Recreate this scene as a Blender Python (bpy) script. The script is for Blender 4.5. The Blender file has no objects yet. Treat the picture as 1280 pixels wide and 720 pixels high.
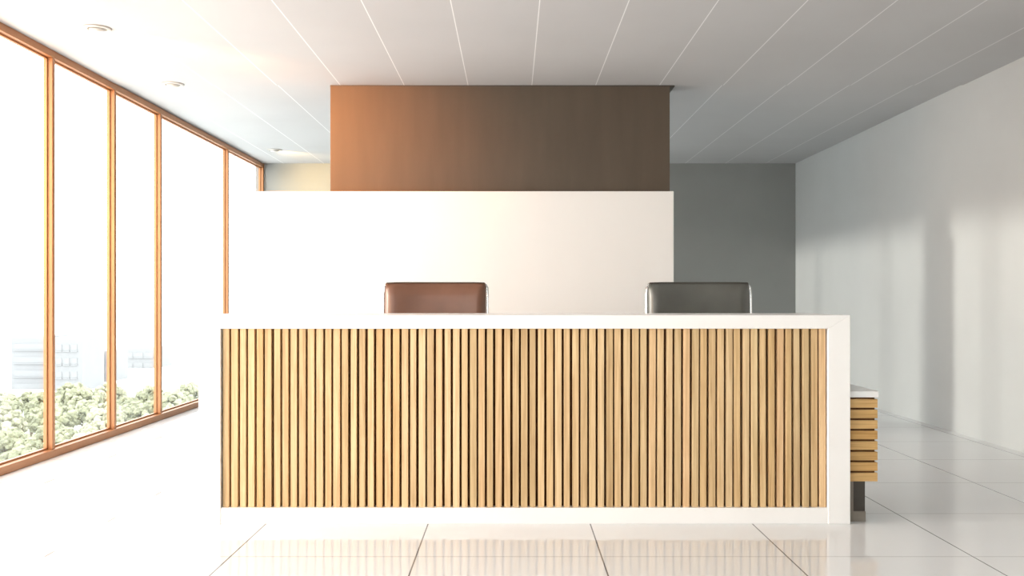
import bpy, bmesh, math, random
from mathutils import Vector, Matrix
random.seed(11)
S = bpy.context.scene
COL = S.collection

# ------------------------------------------------------------------ camera, world, light, exposure
F_PX = 1163.0
EYE = 1.2
cd = bpy.data.cameras.new('camera'); cam = bpy.data.objects.new('camera', cd); COL.objects.link(cam)
cam.location = (0, 0, EYE); cam.rotation_euler = (math.pi/2, 0, 0)
cd.sensor_width = 36; cd.lens = F_PX/1280*36; cd.shift_y = 12/1280; cd.clip_end = 2000
S.camera = cam

W_STR = 5.8
w = bpy.data.worlds.new('sky'); S.world = w; w.use_nodes = True
nt = w.node_tree; nt.nodes.clear()
out = nt.nodes.new('ShaderNodeOutputWorld'); bg = nt.nodes.new('ShaderNodeBackground')
tc = nt.nodes.new('ShaderNodeTexCoord'); sp = nt.nodes.new('ShaderNodeSeparateXYZ'); cr = nt.nodes.new('ShaderNodeValToRGB')
cr.color_ramp.elements[0].position = 0.0; cr.color_ramp.elements[0].color = (1, .97, .92, 1)
cr.color_ramp.elements[1].position = 0.6; cr.color_ramp.elements[1].color = (.90, .96, 1, 1)
nt.links.new(tc.outputs['Generated'], sp.inputs[0]); nt.links.new(sp.outputs['Z'], cr.inputs[0])
nt.links.new(cr.outputs[0], bg.inputs[0]); bg.inputs[1].default_value = W_STR
nt.links.new(bg.outputs[0], out.inputs[0])

def sun(name, d, col, strength, angle):
    ld = bpy.data.lights.new(name, 'SUN'); o = bpy.data.objects.new(name, ld); COL.objects.link(o)
    ld.color = col; ld.energy = strength; ld.angle = math.radians(angle)
    o.rotation_euler = Vector(d).to_track_quat('-Z', 'Y').to_euler(); o.location = (-20, 5, 10)
    return o
SUN_STR = 2.3
sun('sun', (1, .09, -.15), (1.0, .94, .86), SUN_STR, 3.0)

def area(name, loc, target, sx, sy, col, power):
    ld = bpy.data.lights.new(name, 'AREA'); o = bpy.data.objects.new(name, ld); COL.objects.link(o)
    ld.shape = 'RECTANGLE'; ld.size = sx; ld.size_y = sy; ld.color = col; ld.energy = power
    o.location = loc; o.rotation_euler = (Vector(target)-Vector(loc)).to_track_quat('-Z', 'Y').to_euler()
    return o
# added warm fill lamps outside the left glass, standing in for daylight
WARM_P = 75; LOW_P = 105
area('window_daylight_warm', (-4.3, 6.6, 2.2), (0, 8.2, 2.4), 2.0, 1.6, (1.0, .50, .20), WARM_P)
area('window_daylight_low', (-4.2, 2.9, 1.5), (-1.2, 5.2, .9), 1.6, 2.0, (1.0, .40, .10), LOW_P)

WASH_P = 130    # added fill beam below the lamp nearest the back wall
SPOT_P = 1050     # added orange beam that tints the overhead panel

vs = S.view_settings
vs.view_transform = 'Standard'; vs.look = 'None'; vs.gamma = 1; vs.exposure = 0.0
try: vs.use_curve_mapping = False
except Exception: pass

# ------------------------------------------------------------------ materials
def mat(name, col, rough=.5, metal=0, spec=.5, coat=0, coat_r=.1):
    m = bpy.data.materials.new(name); m.use_nodes = True
    b = m.node_tree.nodes['Principled BSDF']
    b.inputs['Base Color'].default_value = (*col, 1); b.inputs['Roughness'].default_value = rough
    b.inputs['Metallic'].default_value = metal; b.inputs['Specular IOR Level'].default_value = spec
    b.inputs['Coat Weight'].default_value = coat; b.inputs['Coat Roughness'].default_value = coat_r
    return m
def N(m, t, **kw):
    n = m.node_tree.nodes.new(t)
    for k, v in kw.items(): setattr(n, k, v)
    return n
def L(m, a, b): m.node_tree.links.new(a, b)
def bsdf(m): return m.node_tree.nodes['Principled BSDF']
def math_(m, op, a, b=None):
    n = N(m, 'ShaderNodeMath', operation=op)
    for i, v in enumerate((a, b)):
        if v is None: continue
        if isinstance(v, (int, float)): n.inputs[i].default_value = v
        else: L(m, v, n.inputs[i])
    return n.outputs[0]
def noisy(m, col, amt=.06, scale=6, stretch=(1, 1, 1), bump=0):
    """slow procedural variation round a colour"""
    tc = N(m, 'ShaderNodeTexCoord'); mp = N(m, 'ShaderNodeMapping'); mp.inputs['Scale'].default_value = stretch
    nz = N(m, 'ShaderNodeTexNoise'); nz.inputs['Scale'].default_value = scale; nz.inputs['Detail'].default_value = 4
    r = N(m, 'ShaderNodeValToRGB')
    r.color_ramp.elements[0].position = .3; r.color_ramp.elements[1].position = .7
    r.color_ramp.elements[0].color = (*[c*(1-amt) for c in col], 1); r.color_ramp.elements[1].color = (*[min(1, c*(1+amt)) for c in col], 1)
    L(m, tc.outputs['Object'], mp.inputs[0]); L(m, mp.outputs[0], nz.inputs['Vector']); L(m, nz.outputs['Fac'], r.inputs[0])
    L(m, r.outputs[0], bsdf(m).inputs['Base Color'])
    if bump:
        bp = N(m, 'ShaderNodeBump'); bp.inputs['Strength'].default_value = bump; bp.inputs['Distance'].default_value = .01
        L(m, nz.outputs['Fac'], bp.inputs['Height']); L(m, bp.outputs[0], bsdf(m).inputs['Normal'])
    return r.outputs[0]

def line_mask(m, coord, pitch, offset, half):
    """1 on a joint line, 0 between"""
    a = math_(m, 'SUBTRACT', coord, offset); a = math_(m, 'DIVIDE', a, pitch)
    fr = math_(m, 'FRACT', math_(m, 'ADD', a, 100.5)); d = math_(m, 'ABSOLUTE', math_(m, 'SUBTRACT', fr, .5))
    return math_(m, 'LESS_THAN', d, half/pitch)
def jointed(name, col, joint, px, ox, py, oy, half, rough, spec, half_y=None, vary=.03, coat=0, joint_y=None, ybreak=None):
    m = mat(name, col, rough, 0, spec, coat, .03)
    base = noisy(m, col, vary, 1.2)
    tc = N(m, 'ShaderNodeTexCoord'); s = N(m, 'ShaderNodeSeparateXYZ'); L(m, tc.outputs['Object'], s.inputs[0])
    mx = line_mask(m, s.outputs['X'], px, ox, half); my = line_mask(m, s.outputs['Y'], py, oy, half_y or half)
    for mask, jc in ((my, joint_y or joint), (mx, joint)):
        mix = N(m, 'ShaderNodeMix', data_type='RGBA'); L(m, mask, mix.inputs[0]); L(m, base, mix.inputs[6]); mix.inputs[7].default_value = (*jc, 1)
        base = mix.outputs[2]
    L(m, base, bsdf(m).inputs['Base Color'])
    mk = math_(m, 'MAXIMUM', mx, my)
    bp = N(m, 'ShaderNodeBump', invert=True); bp.inputs['Strength'].default_value = .3; bp.inputs['Distance'].default_value = .003
    L(m, mk, bp.inputs['Height']); L(m, bp.outputs[0], bsdf(m).inputs['Normal'])
    return m

M = {}
M['floor'] = jointed('floor_tile', (.75, .765, .78), (.17, .17, .18), .86, .415, .86, 5.17, .0035, .07, .42, half_y=.003, vary=.02, joint_y=(.36, .36, .37))
M['ceiling'] = jointed('ceiling_panel', (.455, .455, .46), (.74, .74, .74), .559, -.385, 2.45, 5.72, .0035, .6, .3, half_y=.002, vary=.03, joint_y=(.44, .44, .44))
M['wall_back'] = mat('grey_paint', (.255, .262, .255), .55, 0, .3); noisy(M['wall_back'], (.255, .262, .255), .03, 2)
M['wall_right'] = mat('pale_satin_paint', (.44, .452, .452), .32, 0, .5); noisy(M['wall_right'], (.44, .452, .452), .03, 1.5)
M['white'] = mat('white_solid_surface', (.87, .87, .86), .3, 0, .5); noisy(M['white'], (.87, .87, .86), .012, 4)
M['partition'] = mat('white_lacquer', (.74, .745, .735), .35, 0, .4); noisy(M['partition'], (.74, .745, .735), .01, 2)
M['brown'] = mat('brown_panel', (.082, .064, .047), .5, 0, .35); noisy(M['brown'], (.082, .064, .047), .06, 9, (1, 1, .15))
M['bronze'] = mat('copper_bronze', (.40, .18, .075), .4, .25, .5); noisy(M['bronze'], (.40, .18, .075), .06, 5)
M['chrome'] = mat('chrome', (.82, .82, .82), .12, 1)
M['dark'] = mat('dark_backing', (.115, .050, .016), .7, 0, .2); noisy(M['dark'], (.115, .050, .016), .2, 20)
M['black'] = mat('black_plastic', (.02, .02, .022), .45)
M['gunmetal'] = mat('brown_grey_metal', (.24, .21, .175), .4, .3); noisy(M['gunmetal'], (.24, .21, .175), .05, 12)
M['gundark'] = mat('dark_metal', (.06, .052, .043), .5, .2)
M['lamp'] = mat('frosted_lens', (.75, .73, .7), .4)
M['trimwhite'] = mat('white_metal_ring', (.52, .50, .47), .4, .2)
def leather(name, col):
    m = mat(name, col, .34, 0, .55)
    noisy(m, col, .12, 7, bump=.08)
    return m
M['leather_brown'] = leather('brown_leather', (.17, .078, .046))  # warm flare tint over the left chair is put into this brown
M['leather_grey'] = leather('grey_leather', (.095, .098, .088))

def wood(name, axis, pitch, origin, cols):
    """oak laths: every lath has its own tone, grain runs along it"""
    m = mat(name, cols[0], .45, 0, .35)
    tc = N(m, 'ShaderNodeTexCoord'); s = N(m, 'ShaderNodeSeparateXYZ'); L(m, tc.outputs['Object'], s.inputs[0])
    idx = math_(m, 'FLOOR', math_(m, 'DIVIDE', math_(m, 'SUBTRACT', s.outputs[axis], origin), pitch))
    wn = N(m, 'ShaderNodeTexWhiteNoise', noise_dimensions='1D'); L(m, idx, wn.inputs['W'])
    r = N(m, 'ShaderNodeValToRGB'); r.color_ramp.interpolation = 'LINEAR'
    while len(r.color_ramp.elements) < len(cols): r.color_ramp.elements.new(.5)
    for i, c in enumerate(cols):
        r.color_ramp.elements[i].position = i/(len(cols)-1); r.color_ramp.elements[i].color = (*c, 1)
    L(m, wn.outputs['Value'], r.inputs[0])
    mp = N(m, 'ShaderNodeMapping'); mp.inputs['Scale'].default_value = (60, 60, 2.2) if axis == 'X' else (3, 3, 90)
    cmb = N(m, 'ShaderNodeVectorMath', operation='ADD'); L(m, tc.outputs['Object'], mp.inputs[0]); L(m, mp.outputs[0], cmb.inputs[0])
    vv = N(m, 'ShaderNodeCombineXYZ'); L(m, math_(m, 'MULTIPLY', wn.outputs['Value'], 40), vv.inputs[0]); L(m, math_(m, 'MULTIPLY', wn.outputs['Value'], 90), vv.inputs[2]); L(m, vv.outputs[0], cmb.inputs[1])
    nz = N(m, 'ShaderNodeTexNoise'); nz.inputs['Scale'].default_value = 1.0; nz.inputs['Detail'].default_value = 5; nz.inputs['Distortion'].default_value = .6
    L(m, cmb.outputs[0], nz.inputs['Vector'])
    g = N(m, 'ShaderNodeValToRGB'); g.color_ramp.elements[0].position = .3; g.color_ramp.elements[0].color = (.78, .71, .62, 1)
    g.color_ramp.elements[1].position = .62; g.color_ramp.elements[1].color = (1.08, 1.08, 1.06, 1); L(m, nz.outputs['Fac'], g.inputs[0])
    mul = N(m, 'ShaderNodeMix', data_type='RGBA', blend_type='MULTIPLY'); mul.inputs[0].default_value = 1
    L(m, r.outputs[0], mul.inputs[6]); L(m, g.outputs[0], mul.inputs[7]); L(m, mul.outputs[2], bsdf(m).inputs['Base Color'])
    return m
OAK = [(.60, .41, .20), (.70, .53, .32), (.53, .39, .21), (.72, .50, .29), (.65, .51, .29)]

def glass_mat():
    m = bpy.data.materials.new('clear_glass'); m.use_nodes = True; t = m.node_tree; t.nodes.clear()
    o = t.nodes.new('ShaderNodeOutputMaterial'); mix = t.nodes.new('ShaderNodeMixShader')
    tr = t.nodes.new('ShaderNodeBsdfTransparent'); tr.inputs[0].default_value = (.97, .985, .98, 1)
    gl = t.nodes.new('ShaderNodeBsdfGlossy'); gl.inputs['Roughness'].default_value = .02
    lw = t.nodes.new('ShaderNodeLayerWeight'); pw = t.nodes.new('ShaderNodeMath'); pw.operation = 'POWER'; pw.inputs[1].default_value = 4
    ml = t.nodes.new('ShaderNodeMath'); ml.operation = 'MULTIPLY_ADD'; ml.inputs[1].default_value = .4; ml.inputs[2].default_value = .02
    t.links.new(lw.outputs['Facing'], pw.inputs[0]); t.links.new(pw.outputs[0], ml.inputs[0]); t.links.new(ml.outputs[0], mix.inputs[0]); t.links.new(tr.outputs[0], mix.inputs[1]); t.links.new(gl.outputs[0], mix.inputs[2]); t.links.new(mix.outputs[0], o.inputs[0])
    return m
M['glass'] = glass_mat()

# ------------------------------------------------------------------ helpers
def box(bm, x0, x1, y0, y1, z0, z1):
    v = [bm.verts.new((x, y, z)) for x in (x0, x1) for y in (y0, y1) for z in (z0, z1)]
    for f in ((0, 1, 3, 2), (4, 6, 7, 5), (0, 4, 5, 1), (2, 3, 7, 6), (0, 2, 6, 4), (1, 5, 7, 3)): bm.faces.new([v[i] for i in f])
    return v
def prism(bm, pts, axis, a, b):
    """extrude a 2-D outline along an axis ('x','y','z')"""
    def P(u, v, t): return {'x': (t, u, v), 'y': (u, t, v), 'z': (u, v, t)}[axis]
    A = [bm.verts.new(P(u, v, a)) for u, v in pts]; B = [bm.verts.new(P(u, v, b)) for u, v in pts]
    n = len(pts); bm.faces.new(A); bm.faces.new(B[::-1])
    for i in range(n): bm.faces.new((A[i], B[i], B[(i+1) % n], A[(i+1) % n]))
def lathe(bm, prof, cx=0, cy=0, seg=24):
    rings = [[bm.verts.new((cx+r*math.cos(2*math.pi*k/seg), cy+r*math.sin(2*math.pi*k/seg), z)) for k in range(seg)] for r, z in prof]
    for a, b in zip(rings, rings[1:]):
        for k in range(seg): bm.faces.new((a[k], a[(k+1) % seg], b[(k+1) % seg], b[k]))
    if prof[0][0] > 1e-6: bm.faces.new(rings[0][::-1])
    if prof[-1][0] > 1e-6: bm.faces.new(rings[-1])
def tube(bm, pts, r, seg=10):
    pts = [Vector(p) for p in pts]; rings = []
    for i, p in enumerate(pts):
        t = (pts[min(i+1, len(pts)-1)]-pts[max(i-1, 0)]).normalized()
        u = t.cross(Vector((0, 0, 1)) if abs(t.z) < .9 else Vector((1, 0, 0))).normalized(); v = t.cross(u)
        rings.append([bm.verts.new(p+u*r*math.cos(2*math.pi*k/seg)+v*r*math.sin(2*math.pi*k/seg)) for k in range(seg)])
    for a, b in zip(rings, rings[1:]):
        for k in range(seg): bm.faces.new((a[k], a[(k+1) % seg], b[(k+1) % seg], b[k]))
    bm.faces.new(rings[0][::-1]); bm.faces.new(rings[-1])
def obj(name, bm, m, parent=None, bevel=0, seg=2, smooth=False, loc=None, rot=None):
    bmesh.ops.recalc_face_normals(bm, faces=bm.faces[:])
    me = bpy.data.meshes.new(name); bm.to_mesh(me); bm.free(); me.materials.append(m)
    o = bpy.data.objects.new(name, me); COL.objects.link(o)
    if parent: o.parent = parent
    if loc: o.location = loc
    if rot: o.rotation_euler = rot
    if bevel:
        md = o.modifiers.new('bevel', 'BEVEL'); md.width = bevel; md.segments = seg; md.limit_method = 'ANGLE'
    if smooth:
        for p in me.polygons: p.use_smooth = True
    return o
def B(name, m, dims, parent=None, bevel=0, seg=2):
    bm = bmesh.new(); box(bm, *dims); return obj(name, bm, m, parent, bevel, seg)
def thing(name, label, cat, loc=(0, 0, 0), group=None, kind=None):
    o = bpy.data.objects.new(name, None); COL.objects.link(o); o.location = loc; o.empty_display_size = .1
    if label: o['label'] = label
    if cat: o['category'] = cat
    if group: o['group'] = group
    if kind: o['kind'] = kind
    return o
def tag(o, label, cat, group=None):
    o['label'] = label; o['category'] = cat
    if group: o['group'] = group
    return o
def struct(o, label=None, cat=None):
    o['kind'] = 'structure'
    if label: o['label'] = label
    if cat: o['category'] = cat
    return o
def copy_tree(o, parent=None):
    c = o.copy(); COL.objects.link(c); c.parent = parent
    for ch in list(o.children): copy_tree(ch, c)
    return c

# ------------------------------------------------------------------ room
XL, XR, YB, YF, H = -3.45, 3.95, 12.96, -3.2, EYE+1.86
STEP_Y, STEP_H = 8.15, .010
struct(B('floor', M['floor'], (XL-.12, XR, YF, YB, -.12, 0)), 'glossy white square floor tiles with thin grey joints', 'floor')
bm = bmesh.new()
box(bm, XL-.12, XR, YF, STEP_Y, H, H+.2); box(bm, XL-.12, XR, STEP_Y, YB, H+STEP_H, H+.2)
struct(obj('ceiling', bm, M['ceiling']), 'panelled ceiling with thin joints running towards the back wall', 'ceiling')
struct(B('wall_back', M['wall_back'], (XL-.12, XR+.15, YB, YB+.15, -.12, H+.2)), 'grey painted back wall behind the white partition', 'wall')
struct(B('wall_right', M['wall_right'], (XR, XR+.15, YF, YB, -.12, H+.2)), 'pale satin grey wall on the right', 'wall')

# window wall on the left: copper-coloured frame, one window per bay
ORD = ['first', 'second', 'third', 'fourth', 'fifth', 'sixth', 'seventh', 'eighth', 'ninth', 'tenth', 'eleventh', 'twelfth', 'thirteenth', 'fourteenth']
MUL = [-3.17, -2.1, -1.03, .04, 1.11, 2.18, 3.25, 4.85, 5.93, 7.01, 8.10, 9.16, 11.33, 12.93]
IN = XL; OUT = XL-.07
t1 = struct(B('trim_1', M['bronze'], (OUT, IN, YF, YB, H-.055, H), bevel=.003), 'copper-coloured head rail along the top of the window wall', 'trim')
t2 = struct(B('trim_2', M['bronze'], (OUT, IN+.012, YF, YB, 0, .058), bevel=.004), 'copper-coloured sill rail along the foot of the window wall', 'trim')
for i, y in enumerate(MUL):
    struct(B('trim_%d' % (i+3), M['bronze'], (OUT+.004, IN-.002, y-.021, y+.021, .058, H-.055), bevel=.003), 'copper-coloured window post, %s one counted from the back wall' % ORD[len(MUL)-1-i], 'window post')
for i, (a, b) in enumerate(zip(MUL, MUL[1:])):
    g = thing('window_%d' % (i+1), 'tall clear window between copper posts, %s bay from the back wall' % ORD[len(MUL)-2-i], 'window', (OUT+.02, (a+b)/2, .058), kind='structure')
    hw = (b-a)/2-.021; hh = H-.055-.058
    B('glass_pane', M['glass'], (-.004, .004, -hw, hw, 0, hh), g)
    bm = bmesh.new(); t = .014
    box(bm, -.012, .012, -hw, hw, 0, t); box(bm, -.012, .012, -hw, hw, hh-t, hh)
    box(bm, -.012, .012, -hw, -hw+t, t, hh-t); box(bm, -.012, .012, hw-t, hw, t, hh-t)
    obj('window_frame', bm, M['bronze'], g)
# unseen wall behind the camera; its opening is added and sized for light
OX0, OX1, OZ = -3.3, -0.7, 2.7
bm = bmesh.new(); box(bm, XL-.07, OX0, YF-.12, YF, 0, H); box(bm, OX1, XR, YF-.12, YF, 0, H); box(bm, OX0, OX1, YF-.12, YF, OZ, H)
struct(obj('wall_front', bm, M['wall_right']), 'pale wall behind the camera with the entrance opening', 'wall')
for k in range(4):
    x = OX0+.025+(OX1-OX0-.05)*k/3
    struct(B('trim_%d' % (20+k), M['bronze'], (x-.025, x+.025, YF-.09, YF-.03, 0, OZ)), '%s post from the left of the glazed entrance' % ORD[k], 'trim')

# ------------------------------------------------------------------ white partition with dark panel above
part = thing('partition_wall', 'long white free-standing partition wall behind the two chairs', 'partition', (-.52, 8.08, 0))
B('panel', M['partition'], (-1.93, 1.925, 0, .30, 0, EYE+133/F_PX*8.08), part, .004)
B('base_strip', M['trimwhite'], (-1.91, 1.905, -.004, .304, 0, .06), part)
bulk = thing('overhead_panel', 'dark brown panel hanging from the ceiling above the white partition', 'panel', (-.105, 8.15, EYE+133/F_PX*8.08))
hz = H-(EYE+133/F_PX*8.08)
B('board', M['brown'], (-1.487, 1.487, 0, .28, 0, hz), bulk, .003)
B('ceiling_channel', M['gundark'], (-1.487, 1.53, -.004, .27, hz-.012, hz-.0005), bulk)

# ------------------------------------------------------------------ reception desk
DX0, DX1, DY, DH = -1.662, 1.793, 4.93, 1.107
cx = (DX0+DX1)/2; hw = (DX1-DX0)/2
desk = thing('reception_desk', 'long white framed reception desk with vertical oak slats on its front', 'desk', (cx, DY, 0))
pt, ps = .072, .117        # thickness of top, of side panels
dep = .62
bm = bmesh.new(); c = 0
# mitred portal: top slab and both side panels as one continuous frame
prism(bm, [(-hw, 0), (-hw, DH), (-hw+ps, DH-pt), (-hw+ps, 0)], 'y', 0, dep)
prism(bm, [(hw, 0), (hw-ps, 0), (hw-ps, DH-pt), (hw, DH)], 'y', 0, dep)
prism(bm, [(-hw, DH), (hw, DH), (hw-ps, DH-pt), (-hw+ps, DH-pt)], 'y', 0, dep)
obj('frame', bm, M['white'], desk, .0025)
B('plinth', M['white'], (-hw+ps, hw-ps, .004, .5, 0, .085), desk, .002)
B('back_board', M['dark'], (-hw+ps, hw-ps, .055, .075, .085, DH-pt), desk)
B('work_surface', M['white'], (-hw+ps, hw-ps, .075, .60, .70, .735), desk, .002)
ns = 71; span = 2*(hw-ps); pitch = span/ns
M['oak'] = wood('oak_upright_laths', 'X', pitch, -span/2, OAK)
bm = bmesh.new(); rr = random.Random(5)
for k in range(ns):
    x = -span/2+pitch*(k+.5); wd = pitch*.365*rr.uniform(.93, 1.06); y = .018+rr.uniform(-.002, .002)
    dx = rr.uniform(-.0012, .0012)
    vs8 = box(bm, x-wd+dx, x+wd+dx, y, .055, .0855, DH-pt-.0005)
    if k > 45:                                     # a few laths on the right are not quite straight
        s_ = rr.uniform(-.0035, .0035)
        for v in vs8:
            if v.co.z > .5: v.co.x += s_
obj('slat_panel', bm, M['oak'], desk, .0012, 1)

# low side cabinet against the right end of the desk
cab = thing('low_side_cabinet', 'low narrow slatted oak cabinet with white top at the right end of the desk', 'cabinet', (1.797, 4.98, 0))
CW, CT = .16, .70
B('cabinet_top', M['white'], (0, CW+.004, -.006, .60, CT-.034, CT), cab, .003)
B('cabinet_body', M['dark'], (.004, CW-.012, .012, .59, .215, CT-.034), cab)
pz = (CT-.034-.215)/8
M['oak_h'] = wood('oak_level_laths', 'Z', pz, .215, [(.60, .36, .13), (.68, .44, .19), (.55, .34, .13)])
bm = bmesh.new()
for k in range(8):
    z = .215+pz*k
    box(bm, .001, CW, 0, .012, z+.001, z+pz*.82)       # front
    box(bm, CW-.012, CW, .012, .59, z+.001, z+pz*.82)  # right side
obj('slat_cladding', bm, M['oak_h'], cab, .001, 1)
for yy in (.004, .50):
    bm = bmesh.new(); box(bm, .002, .032, yy, yy+.08, 0, .215); box(bm, .032, .098, yy, yy+.08, 0, .055)
    lg = obj('leg', bm, M['gunmetal'], cab, .001)
    B('inset_plate', M['gundark'], (.032, .096, yy+.006, yy+.074, .055, .215), lg)

# ------------------------------------------------------------------ chairs
def rounded_slab(w2, h, r, n=6):
    """outline of a backrest: rectangle with rounded upper corners"""
    pts = [(-w2, 0), (w2, 0)]
    for k in range(n+1):
        a = math.pi/2*k/n; pts.append((w2-r+r*math.cos(a), h-r+r*math.sin(a)))
    for k in range(n+1):
        a = math.pi/2+math.pi/2*k/n; pts.append((-w2+r+r*math.cos(a), h-r+r*math.sin(a)))
    return pts
def make_chair(label, lm, lname):
    c = thing('office_chair', label, 'chair', group='office chairs behind the reception desk')
    w2, top = .328, 1.298
    # backrest cushion: softly domed grid, leather
    bm = bmesh.new(); nx, nz_ = 20, 16; z0 = .56
    def P(u, v, side):
        x = -w2+2*w2*u; z = z0+(top-z0)*v
        e = min(1, min(u, 1-u)*9, min(v, 1-v)*9); e = math.sqrt(max(0, 1-(1-e)**2))
        lean = (v)*.05; curve = -.030*(abs(2*u-1)**2.2)
        pull = .022*math.exp(-((v-.5)/.03)**2)                   # stitched seam across the middle
        th = (.018+.034*e)
        cornr = 0
        if v > .9: cornr = (v-.9)/.1*.010*(abs(2*u-1)**8)
        x *= (1-.012*v)
        return (x*(1-cornr), lean+curve+(side*(th-pull*e) if side < 0 else th), z-(.004*abs(2*u-1)**14 if v > .95 else 0))
    g = {}
    for s in (-1, 1):
        for i in range(nx+1):
            for j in range(nz_+1): g[s, i, j] = bm.verts.new(P(i/nx, j/nz_, s))
    for s in (-1, 1):
        for i in range(nx):
            for j in range(nz_): bm.faces.new((g[s, i, j], g[s, i+1, j], g[s, i+1, j+1], g[s, i, j+1]))
    for i in range(nx):
        for j in (0, nz_): bm.faces.new((g[-1, i, j], g[-1, i+1, j], g[1, i+1, j], g[1, i, j]))
    for j in range(nz_):
        for i in (0, nx): bm.faces.new((g[-1, i, j], g[-1, i, j+1], g[1, i, j+1], g[1, i, j]))
    obj('backrest', bm, lm, c, smooth=True)
    # top piping
    bm = bmesh.new(); tube(bm, [(-w2+.012+(2*w2-.024)*k/10, .05-.030*abs(k/5-1)**2.2-.019, top-.001-.003*abs(k/5-1)**8) for k in range(11)], .004, 6)
    obj('piping', bm, M['gundark'], c, smooth=True)
    # polished side rails of the back
    for s in (-1, 1):
        bm = bmesh.new(); xo = w2+.008
        tube(bm, [(s*xo, -.02, z0-.1), (s*xo, -.018, z0+.1), (s*xo, .0, 1.0), (s*(xo-.001), .012, 1.22), (s*(xo-.004), .018, 1.265), (s*(xo-.016), .022, 1.285)], .0085, 10)
        obj('side_rail', bm, M['chrome'], c, smooth=True)
    # seat
    bm = bmesh.new(); box(bm, -.27, .27, -.47, -.03, .43, .52)
    obj('seat', bm, lm, c, .035, 5, smooth=True)
    bm = bmesh.new(); box(bm, -.24, .24, -.44, -.05, .405, .43)
    box(bm, -.10, .10, -.34, -.14, .37, .405); obj('seat_plate', bm, M['black'], c, .004)
    bm = bmesh.new(); box(bm, -.05, .05, -.08, .035, .39, .42); box(bm, -.05, .05, .02, .05, .39, .60)
    obj('back_bracket', bm, M['gunmetal'], c, .004)
    for s in (-1, 1):
        bm = bmesh.new(); xs = s*.318
        tube(bm, [(s*.25, -.12, .415), (xs, -.12, .43), (xs, -.125, .60), (xs, -.16, .655), (xs, -.34, .655), (xs, -.38, .60), (xs, -.38, .43), (s*.25, -.38, .415)], .011, 10)
        ar = obj('armrest', bm, M['chrome'], c, smooth=True)
        bm = bmesh.new(); box(bm, xs-.025, xs+.025, -.36, -.14, .662, .682); obj('arm_pad', bm, lm, ar, .008, 3, smooth=True)
    bm = bmesh.new(); lathe(bm, [(.03, .10), (.03, .22), (.018, .22), (.018, .37)], 0, -.24, 20); obj('gas_column', bm, M['chrome'], c, smooth=False)
    for k in range(5):
        a = math.radians(90+72*k); ca, sa = math.cos(a), math.sin(a)
        bm = bmesh.new(); prism(bm, [(-.022, .02), (-.014, .29), (.014, .29), (.022, .02)], 'z', 0, .03)
        for v in bm.verts: v.co.z += .085-.03*(v.co.y/.29)
        lg = obj('base_leg', bm, M['chrome'], c, .004, loc=(0, -.24, 0), rot=(0, 0, a-math.pi/2))
        bm = bmesh.new()
        for s in (-1, 1):
            seg = 14; A = [(.27+.026*math.cos(2*math.pi*q/seg), .026+.026*math.sin(2*math.pi*q/seg)) for q in range(seg)]
            prism(bm, A, 'x', s*.006, s*.024)
        box(bm, -.006, .006, .26, .28, .02, .056)
        obj('caster', bm, M['black'], lg)
    return c
CY = 6.0
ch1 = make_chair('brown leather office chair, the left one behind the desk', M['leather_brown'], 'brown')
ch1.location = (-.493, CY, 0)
ch2 = copy_tree(ch1); ch2.location = (1.205, CY, 0)
ch2['label'] = 'dark grey leather office chair, the right one behind the desk'
for q in list(ch2.children)+[g for q in ch2.children for g in q.children]:
    if q.data and q.data.materials and q.data.materials[0] == M['leather_brown']:
        q.data = q.data.copy(); q.data.materials[0] = M['leather_grey']

# ------------------------------------------------------------------ recessed ceiling spotlights along the window
def downlight():
    d = thing('ceiling_spotlight', '', 'ceiling light', group='recessed spotlights along the window side')
    seg = 28
    bm = bmesh.new()
    prof = [(.060, -.004), (.066, -.012), (.088, -.010), (.095, 0)]
    rings = [[bm.verts.new((r*math.cos(2*math.pi*k/seg), r*math.sin(2*math.pi*k/seg), z)) for k in range(seg)] for r, z in prof]
    for a, b in zip(rings, rings[1:]+rings[:1]):
        for k in range(seg): bm.faces.new((a[k], a[(k+1) % seg], b[(k+1) % seg], b[k]))
    obj('ring', bm, M['trimwhite'], d, smooth=True)
    bm = bmesh.new(); lathe(bm, [(.050, -.020), (.057, -.012), (.057, -.001)], seg=24); l = obj('lamp_head', bm, M['trimwhite'], d, rot=(math.radians(12), 0, 0))
    bm = bmesh.new(); lathe(bm, [(.042, -.024), (.042, -.018)], seg=24); obj('lens', bm, M['lamp'], l)
    return d
dl = downlight()
spots = [(-2.86, 6.42, 0, 'recessed ceiling spotlight nearest the camera, by the window head rail'),
         (-2.95, 8.10, 0, 'middle one of three recessed ceiling spotlights along the windows'),
         (-3.0, 11.76, STEP_H, 'recessed ceiling spotlight nearest the back wall, by the window corner')]
for i, (x, y, dz, lab) in enumerate(spots):
    d = dl if i == 0 else copy_tree(dl)
    d.location = (x, y, H+dz-.0003); d['label'] = lab
# added orange beam at the lamp nearest the camera, to tint the overhead panel
ld = bpy.data.lights.new('spotlight_glow', 'SPOT'); lo = bpy.data.objects.new('spotlight_glow', ld); COL.objects.link(lo)
ld.energy = SPOT_P; ld.color = (1, .36, .08); ld.spot_size = math.radians(50); ld.spot_blend = 1; ld.shadow_soft_size = .04
lo.location = (-2.86, 6.42, H-.05); lo.rotation_euler = (Vector((-1.5, 8.15, 2.62))-lo.location).to_track_quat('-Z', 'Y').to_euler()

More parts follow.
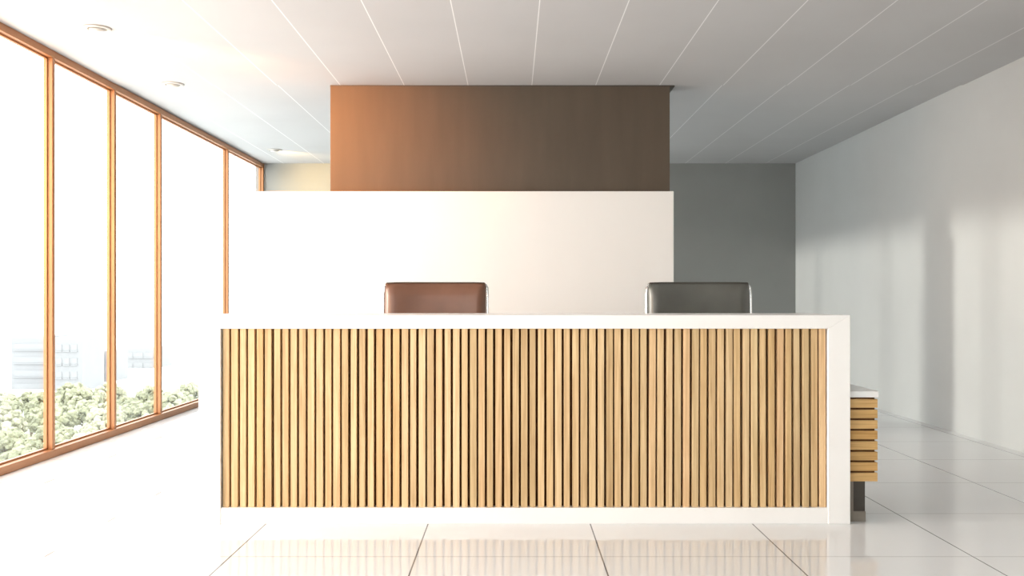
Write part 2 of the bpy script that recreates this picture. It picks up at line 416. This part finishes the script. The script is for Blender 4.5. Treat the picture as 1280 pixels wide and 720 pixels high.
ld = bpy.data.lights.new('spotlight_wash', 'SPOT'); lo = bpy.data.objects.new('spotlight_wash', ld); COL.objects.link(lo)  # added warm beam to lighten the left of the back wall
ld.energy = WASH_P; ld.color = (1, .66, .25); ld.spot_size = math.radians(100); ld.spot_blend = 1; ld.shadow_soft_size = .04
lo.location = (-3.0, 11.76, H+STEP_H-.05); lo.rotation_euler = (Vector((-2.4, 12.96, 2.5))-lo.location).to_track_quat('-Z', 'Y').to_euler()

# ------------------------------------------------------------------ outside: ground, park trees, buildings
GZ = -21.5
M['ground'] = mat('park_ground', (.78, .78, .76), .9, 0, .1); noisy(M['ground'], (.78, .78, .76), .2, .05)  # brightened so the ground bounces light up to the ceiling
M['leaf'] = []
for q, c in enumerate([(.27, .268, .18), (.30, .292, .205), (.245, .245, .16)]):
    m = mat('foliage_%d' % q, c, .7, 0, .2); noisy(m, c, .45, .9); M['leaf'].append(m)
M['bark'] = mat('bark', (.16, .13, .10), .9); noisy(M['bark'], (.16, .13, .10), .2, 3)
g = B('ground', M['ground'], (-900, 500, -300, 900, GZ-1, GZ)); struct(g, 'pale park ground far below the windows', 'ground')

def crown_mesh(seed):
    r = random.Random(seed); bm = bmesh.new()
    for k in range(120):
        th = r.uniform(0, 2*math.pi); ph = math.acos(r.uniform(-.35, 1)); R = r.uniform(.6, 1.08)
        ctr = Vector((2.5*R*math.sin(ph)*math.cos(th), 2.5*R*math.sin(ph)*math.sin(th), 2.2*R*math.cos(ph)))
        rad = r.uniform(.30, .62)
        res = bmesh.ops.create_icosphere(bm, subdivisions=2, radius=rad)
        for v in res['verts']:
            n = v.co.normalized(); v.co = ctr+n*rad*(1+r.uniform(-.28, .22))
    me = bpy.data.meshes.new('crown'); bm.to_mesh(me); bm.free(); me.materials.append(M['leaf'][seed % 3])
    return me
crowns = [crown_mesh(s) for s in range(6)]
bm = bmesh.new(); tube(bm, [(0, 0, 0), (.1, 0, 3), (0, .1, 6.2)], .28, 8)
for a in range(4): tube(bm, [(0, 0, 3.6), (1.3*math.cos(a*1.6), 1.3*math.sin(a*1.6), 6)], .12, 6)
bm.to_mesh(trunk := bpy.data.meshes.new('trunk')); bm.free(); trunk.materials.append(M['bark'])
n = 0; rr = random.Random(3)
y = 62.0
while y < 152:
    x0 = (-75-640)/F_PX*y; x1 = (262-640)/F_PX*y; x = x0+rr.uniform(0, 3)
    while x < x1:
        yy = y+rr.uniform(-.5, .5); s = rr.uniform(.78, 1.0)
        e = thing('park_tree', 'pale green leafy tree in the sunlit park beyond the windows', 'tree', (x, yy, GZ), group='park trees beyond the windows')
        e.rotation_euler.z = rr.uniform(0, 6.28)
        k = rr.randrange(6)
        c = bpy.data.objects.new('crown', crowns[k]); COL.objects.link(c); c.parent = e; c.location = (0, 0, 6.4*s); c.scale = (s, s, s)
        t = bpy.data.objects.new('trunk', trunk); COL.objects.link(t); t.parent = e; t.scale = (1, 1, s)
        n += 1; x += rr.uniform(6.0, 7.2)
    y += 6.4

def building(label, px0, px1, ptop, Y, depth, col, floors, cols, wcol, rot=0):
    X0 = (px0-640)/F_PX*Y; X1 = (px1-640)/F_PX*Y; top = EYE-(ptop-372)/F_PX*Y
    hgt = top-GZ; W = X1-X0
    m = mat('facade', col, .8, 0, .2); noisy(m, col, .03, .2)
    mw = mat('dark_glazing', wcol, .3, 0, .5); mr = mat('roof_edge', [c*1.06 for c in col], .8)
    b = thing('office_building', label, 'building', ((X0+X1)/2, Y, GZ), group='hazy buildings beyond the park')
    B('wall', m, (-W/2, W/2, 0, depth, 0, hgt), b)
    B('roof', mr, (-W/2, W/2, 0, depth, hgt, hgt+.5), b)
    fh = 3.3
    for f in range(floors):
        z1 = hgt-1.3-f*fh
        for k in range(cols):
            a = -W/2+.8+(W-1.6)*k/cols; c = -W/2+.8+(W-1.6)*(k+1)/cols-.5
            bm = bmesh.new(); box(bm, a, c, -.10, .02, z1-1.5, z1)
            wn = obj('window', bm, mw, b)
            B('ledge', mr, (a-.15, c+.15, -.35, 0, z1-1.75, z1-1.52), wn)
    return b
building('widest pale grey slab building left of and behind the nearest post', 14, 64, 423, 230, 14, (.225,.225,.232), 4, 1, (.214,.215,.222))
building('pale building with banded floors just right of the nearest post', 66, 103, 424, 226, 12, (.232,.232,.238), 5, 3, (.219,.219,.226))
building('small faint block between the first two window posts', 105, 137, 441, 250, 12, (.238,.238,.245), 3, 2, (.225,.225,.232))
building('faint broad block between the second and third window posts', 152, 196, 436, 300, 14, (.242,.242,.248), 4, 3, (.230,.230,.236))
